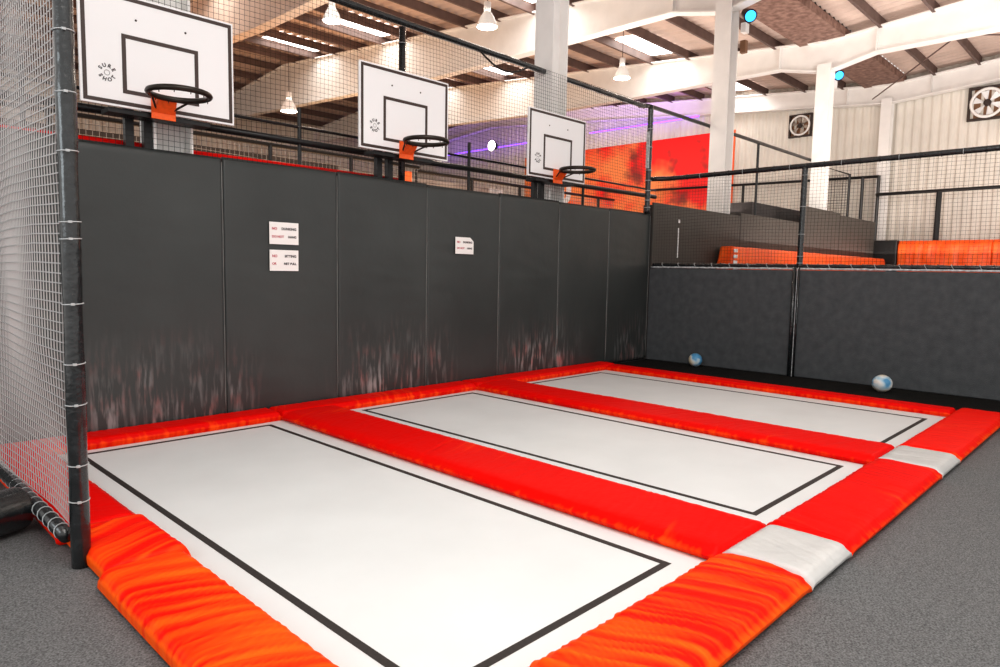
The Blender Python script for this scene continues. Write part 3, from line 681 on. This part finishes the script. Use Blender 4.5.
obj_ = obj('hall_partition', B((1.6, 9.8, 13, 13.1, 0, 4.7)), 'greymesh'); tag(obj_, 'pale grey partition in the hall behind, right of the middle backboard', 'partition')
t = thing('hall_bracket', 'small orange hoop bracket in the hall behind, between two backboards', 'hoop bracket', (-1.35, 5.0, 3.0)); obj('plate', B(-.13, .13, 0, .04, .1, .5), 'orange', t, bevel=.01); obj('pole', B(-.05, .05, .05, .15, -3.009, .5), 'black', t)

# ------------------------------------------------------------------ balls
def ball(label, x, y, r, s, squash=1):
    bm = bmesh.new(); bmesh.ops.create_icosphere(bm, subdivisions=4, radius=r)
    for v in bm.verts:
        # shallow seams
        p = v.co.normalized(); k = min(abs(p.x), abs(p.y), abs(p.z), abs(p.x*p.x-p.y*p.y-.2)); v.co *= 1-.02*max(0, 1-k/.04)
    o = obj('play_ball', bm, ball_material(s), smooth=True); o.location = (x, y, .004+r*squash); o.scale = (1, 1, squash); o.rotation_euler = (0, 0, s)
    tag(o, label, 'ball', 'pale blue and cream balls')
ball('smaller ball on the black strip, nearer the far corner', -.20, -1.05, .108, 3.3)
ball('larger ball on the black strip, right of the half wall post', -.46, -3.86, .122, 1.7, .93)

# ------------------------------------------------------------------ lights
w = bpy.data.worlds.new('World'); SC.world = w; w.use_nodes = True
w.node_tree.nodes['Background'].inputs[0].default_value = (1, .97, .94, 1); w.node_tree.nodes['Background'].inputs[1].default_value = 1.0
def area(loc, rot, sx, sy, e, col=(1, .97, .93)):  # unseen fill lamps, added to brighten the beds, roof and far wall
    l = bpy.data.lights.new('area', 'AREA'); l.shape = 'RECTANGLE'; l.size = sx; l.size_y = sy; l.energy = e; l.color = col
    o = bpy.data.objects.new('fill_light', l); C.objects.link(o); o.location = loc; o.rotation_euler = rot; return o
area((-8.5, -6.5, 6.3), (0, math.radians(-12), 0), 6, 5, 430)
area((-3.5, -3.0, 7.0), (0, 0, 0), 7, 5, 50)
area((6, -6, 7.2), (0, 0, 0), 8, 5, 150, (1, .93, .86))
area((0, 12, 3.0), (PI, 0, 0), 16, 8, 620, (1, .55, .27))
area((3, 3.0, 3.0), (PI, 0, 0), 12, 4, 330, (1, .88, .80))
area((8, -4, 2.2), (PI, 0, 0), 9, 8, 330, (1, .88, .80))
area((-12.5, -3.0, 2.6), (0, math.radians(-90), 0), 1.2, 1.6, 26, (.85, .95, 1))
area((9.0, 10, 5.5), (0, math.radians(-90), 0), 3, 7, 150, (1, .85, .75))
area((4, -5, 4.5), (0, math.radians(-90), 0), 4, 7, 280, (1, .94, .87))

# ------------------------------------------------------------------ camera
f_, pi_, ya_, ro_ = 686.7, -.092, .8013, .0184
fw = Vector((math.sin(ya_)*math.cos(pi_), math.cos(ya_)*math.cos(pi_), math.sin(pi_)))
rt = Vector((math.cos(ya_), -math.sin(ya_), 0)); up = rt.cross(fw)
R2 = rt*math.cos(ro_)+up*math.sin(ro_); U2 = -rt*math.sin(ro_)+up*math.cos(ro_)
cd = bpy.data.cameras.new('Camera'); cam = bpy.data.objects.new('Camera', cd); C.objects.link(cam)
mw = Matrix((( R2.x, U2.x, -fw.x, -10.321), (R2.y, U2.y, -fw.y, -6.446), (R2.z, U2.z, -fw.z, 1.5), (0, 0, 0, 1)))
cam.matrix_world = mw; cd.sensor_width = 36; cd.lens = f_*36/1000; cd.clip_end = 200; cd.clip_start = .02
SC.camera = cam
SC.view_settings.view_transform = 'Standard'; SC.view_settings.look = 'Medium High Contrast'; SC.view_settings.exposure = 0.0
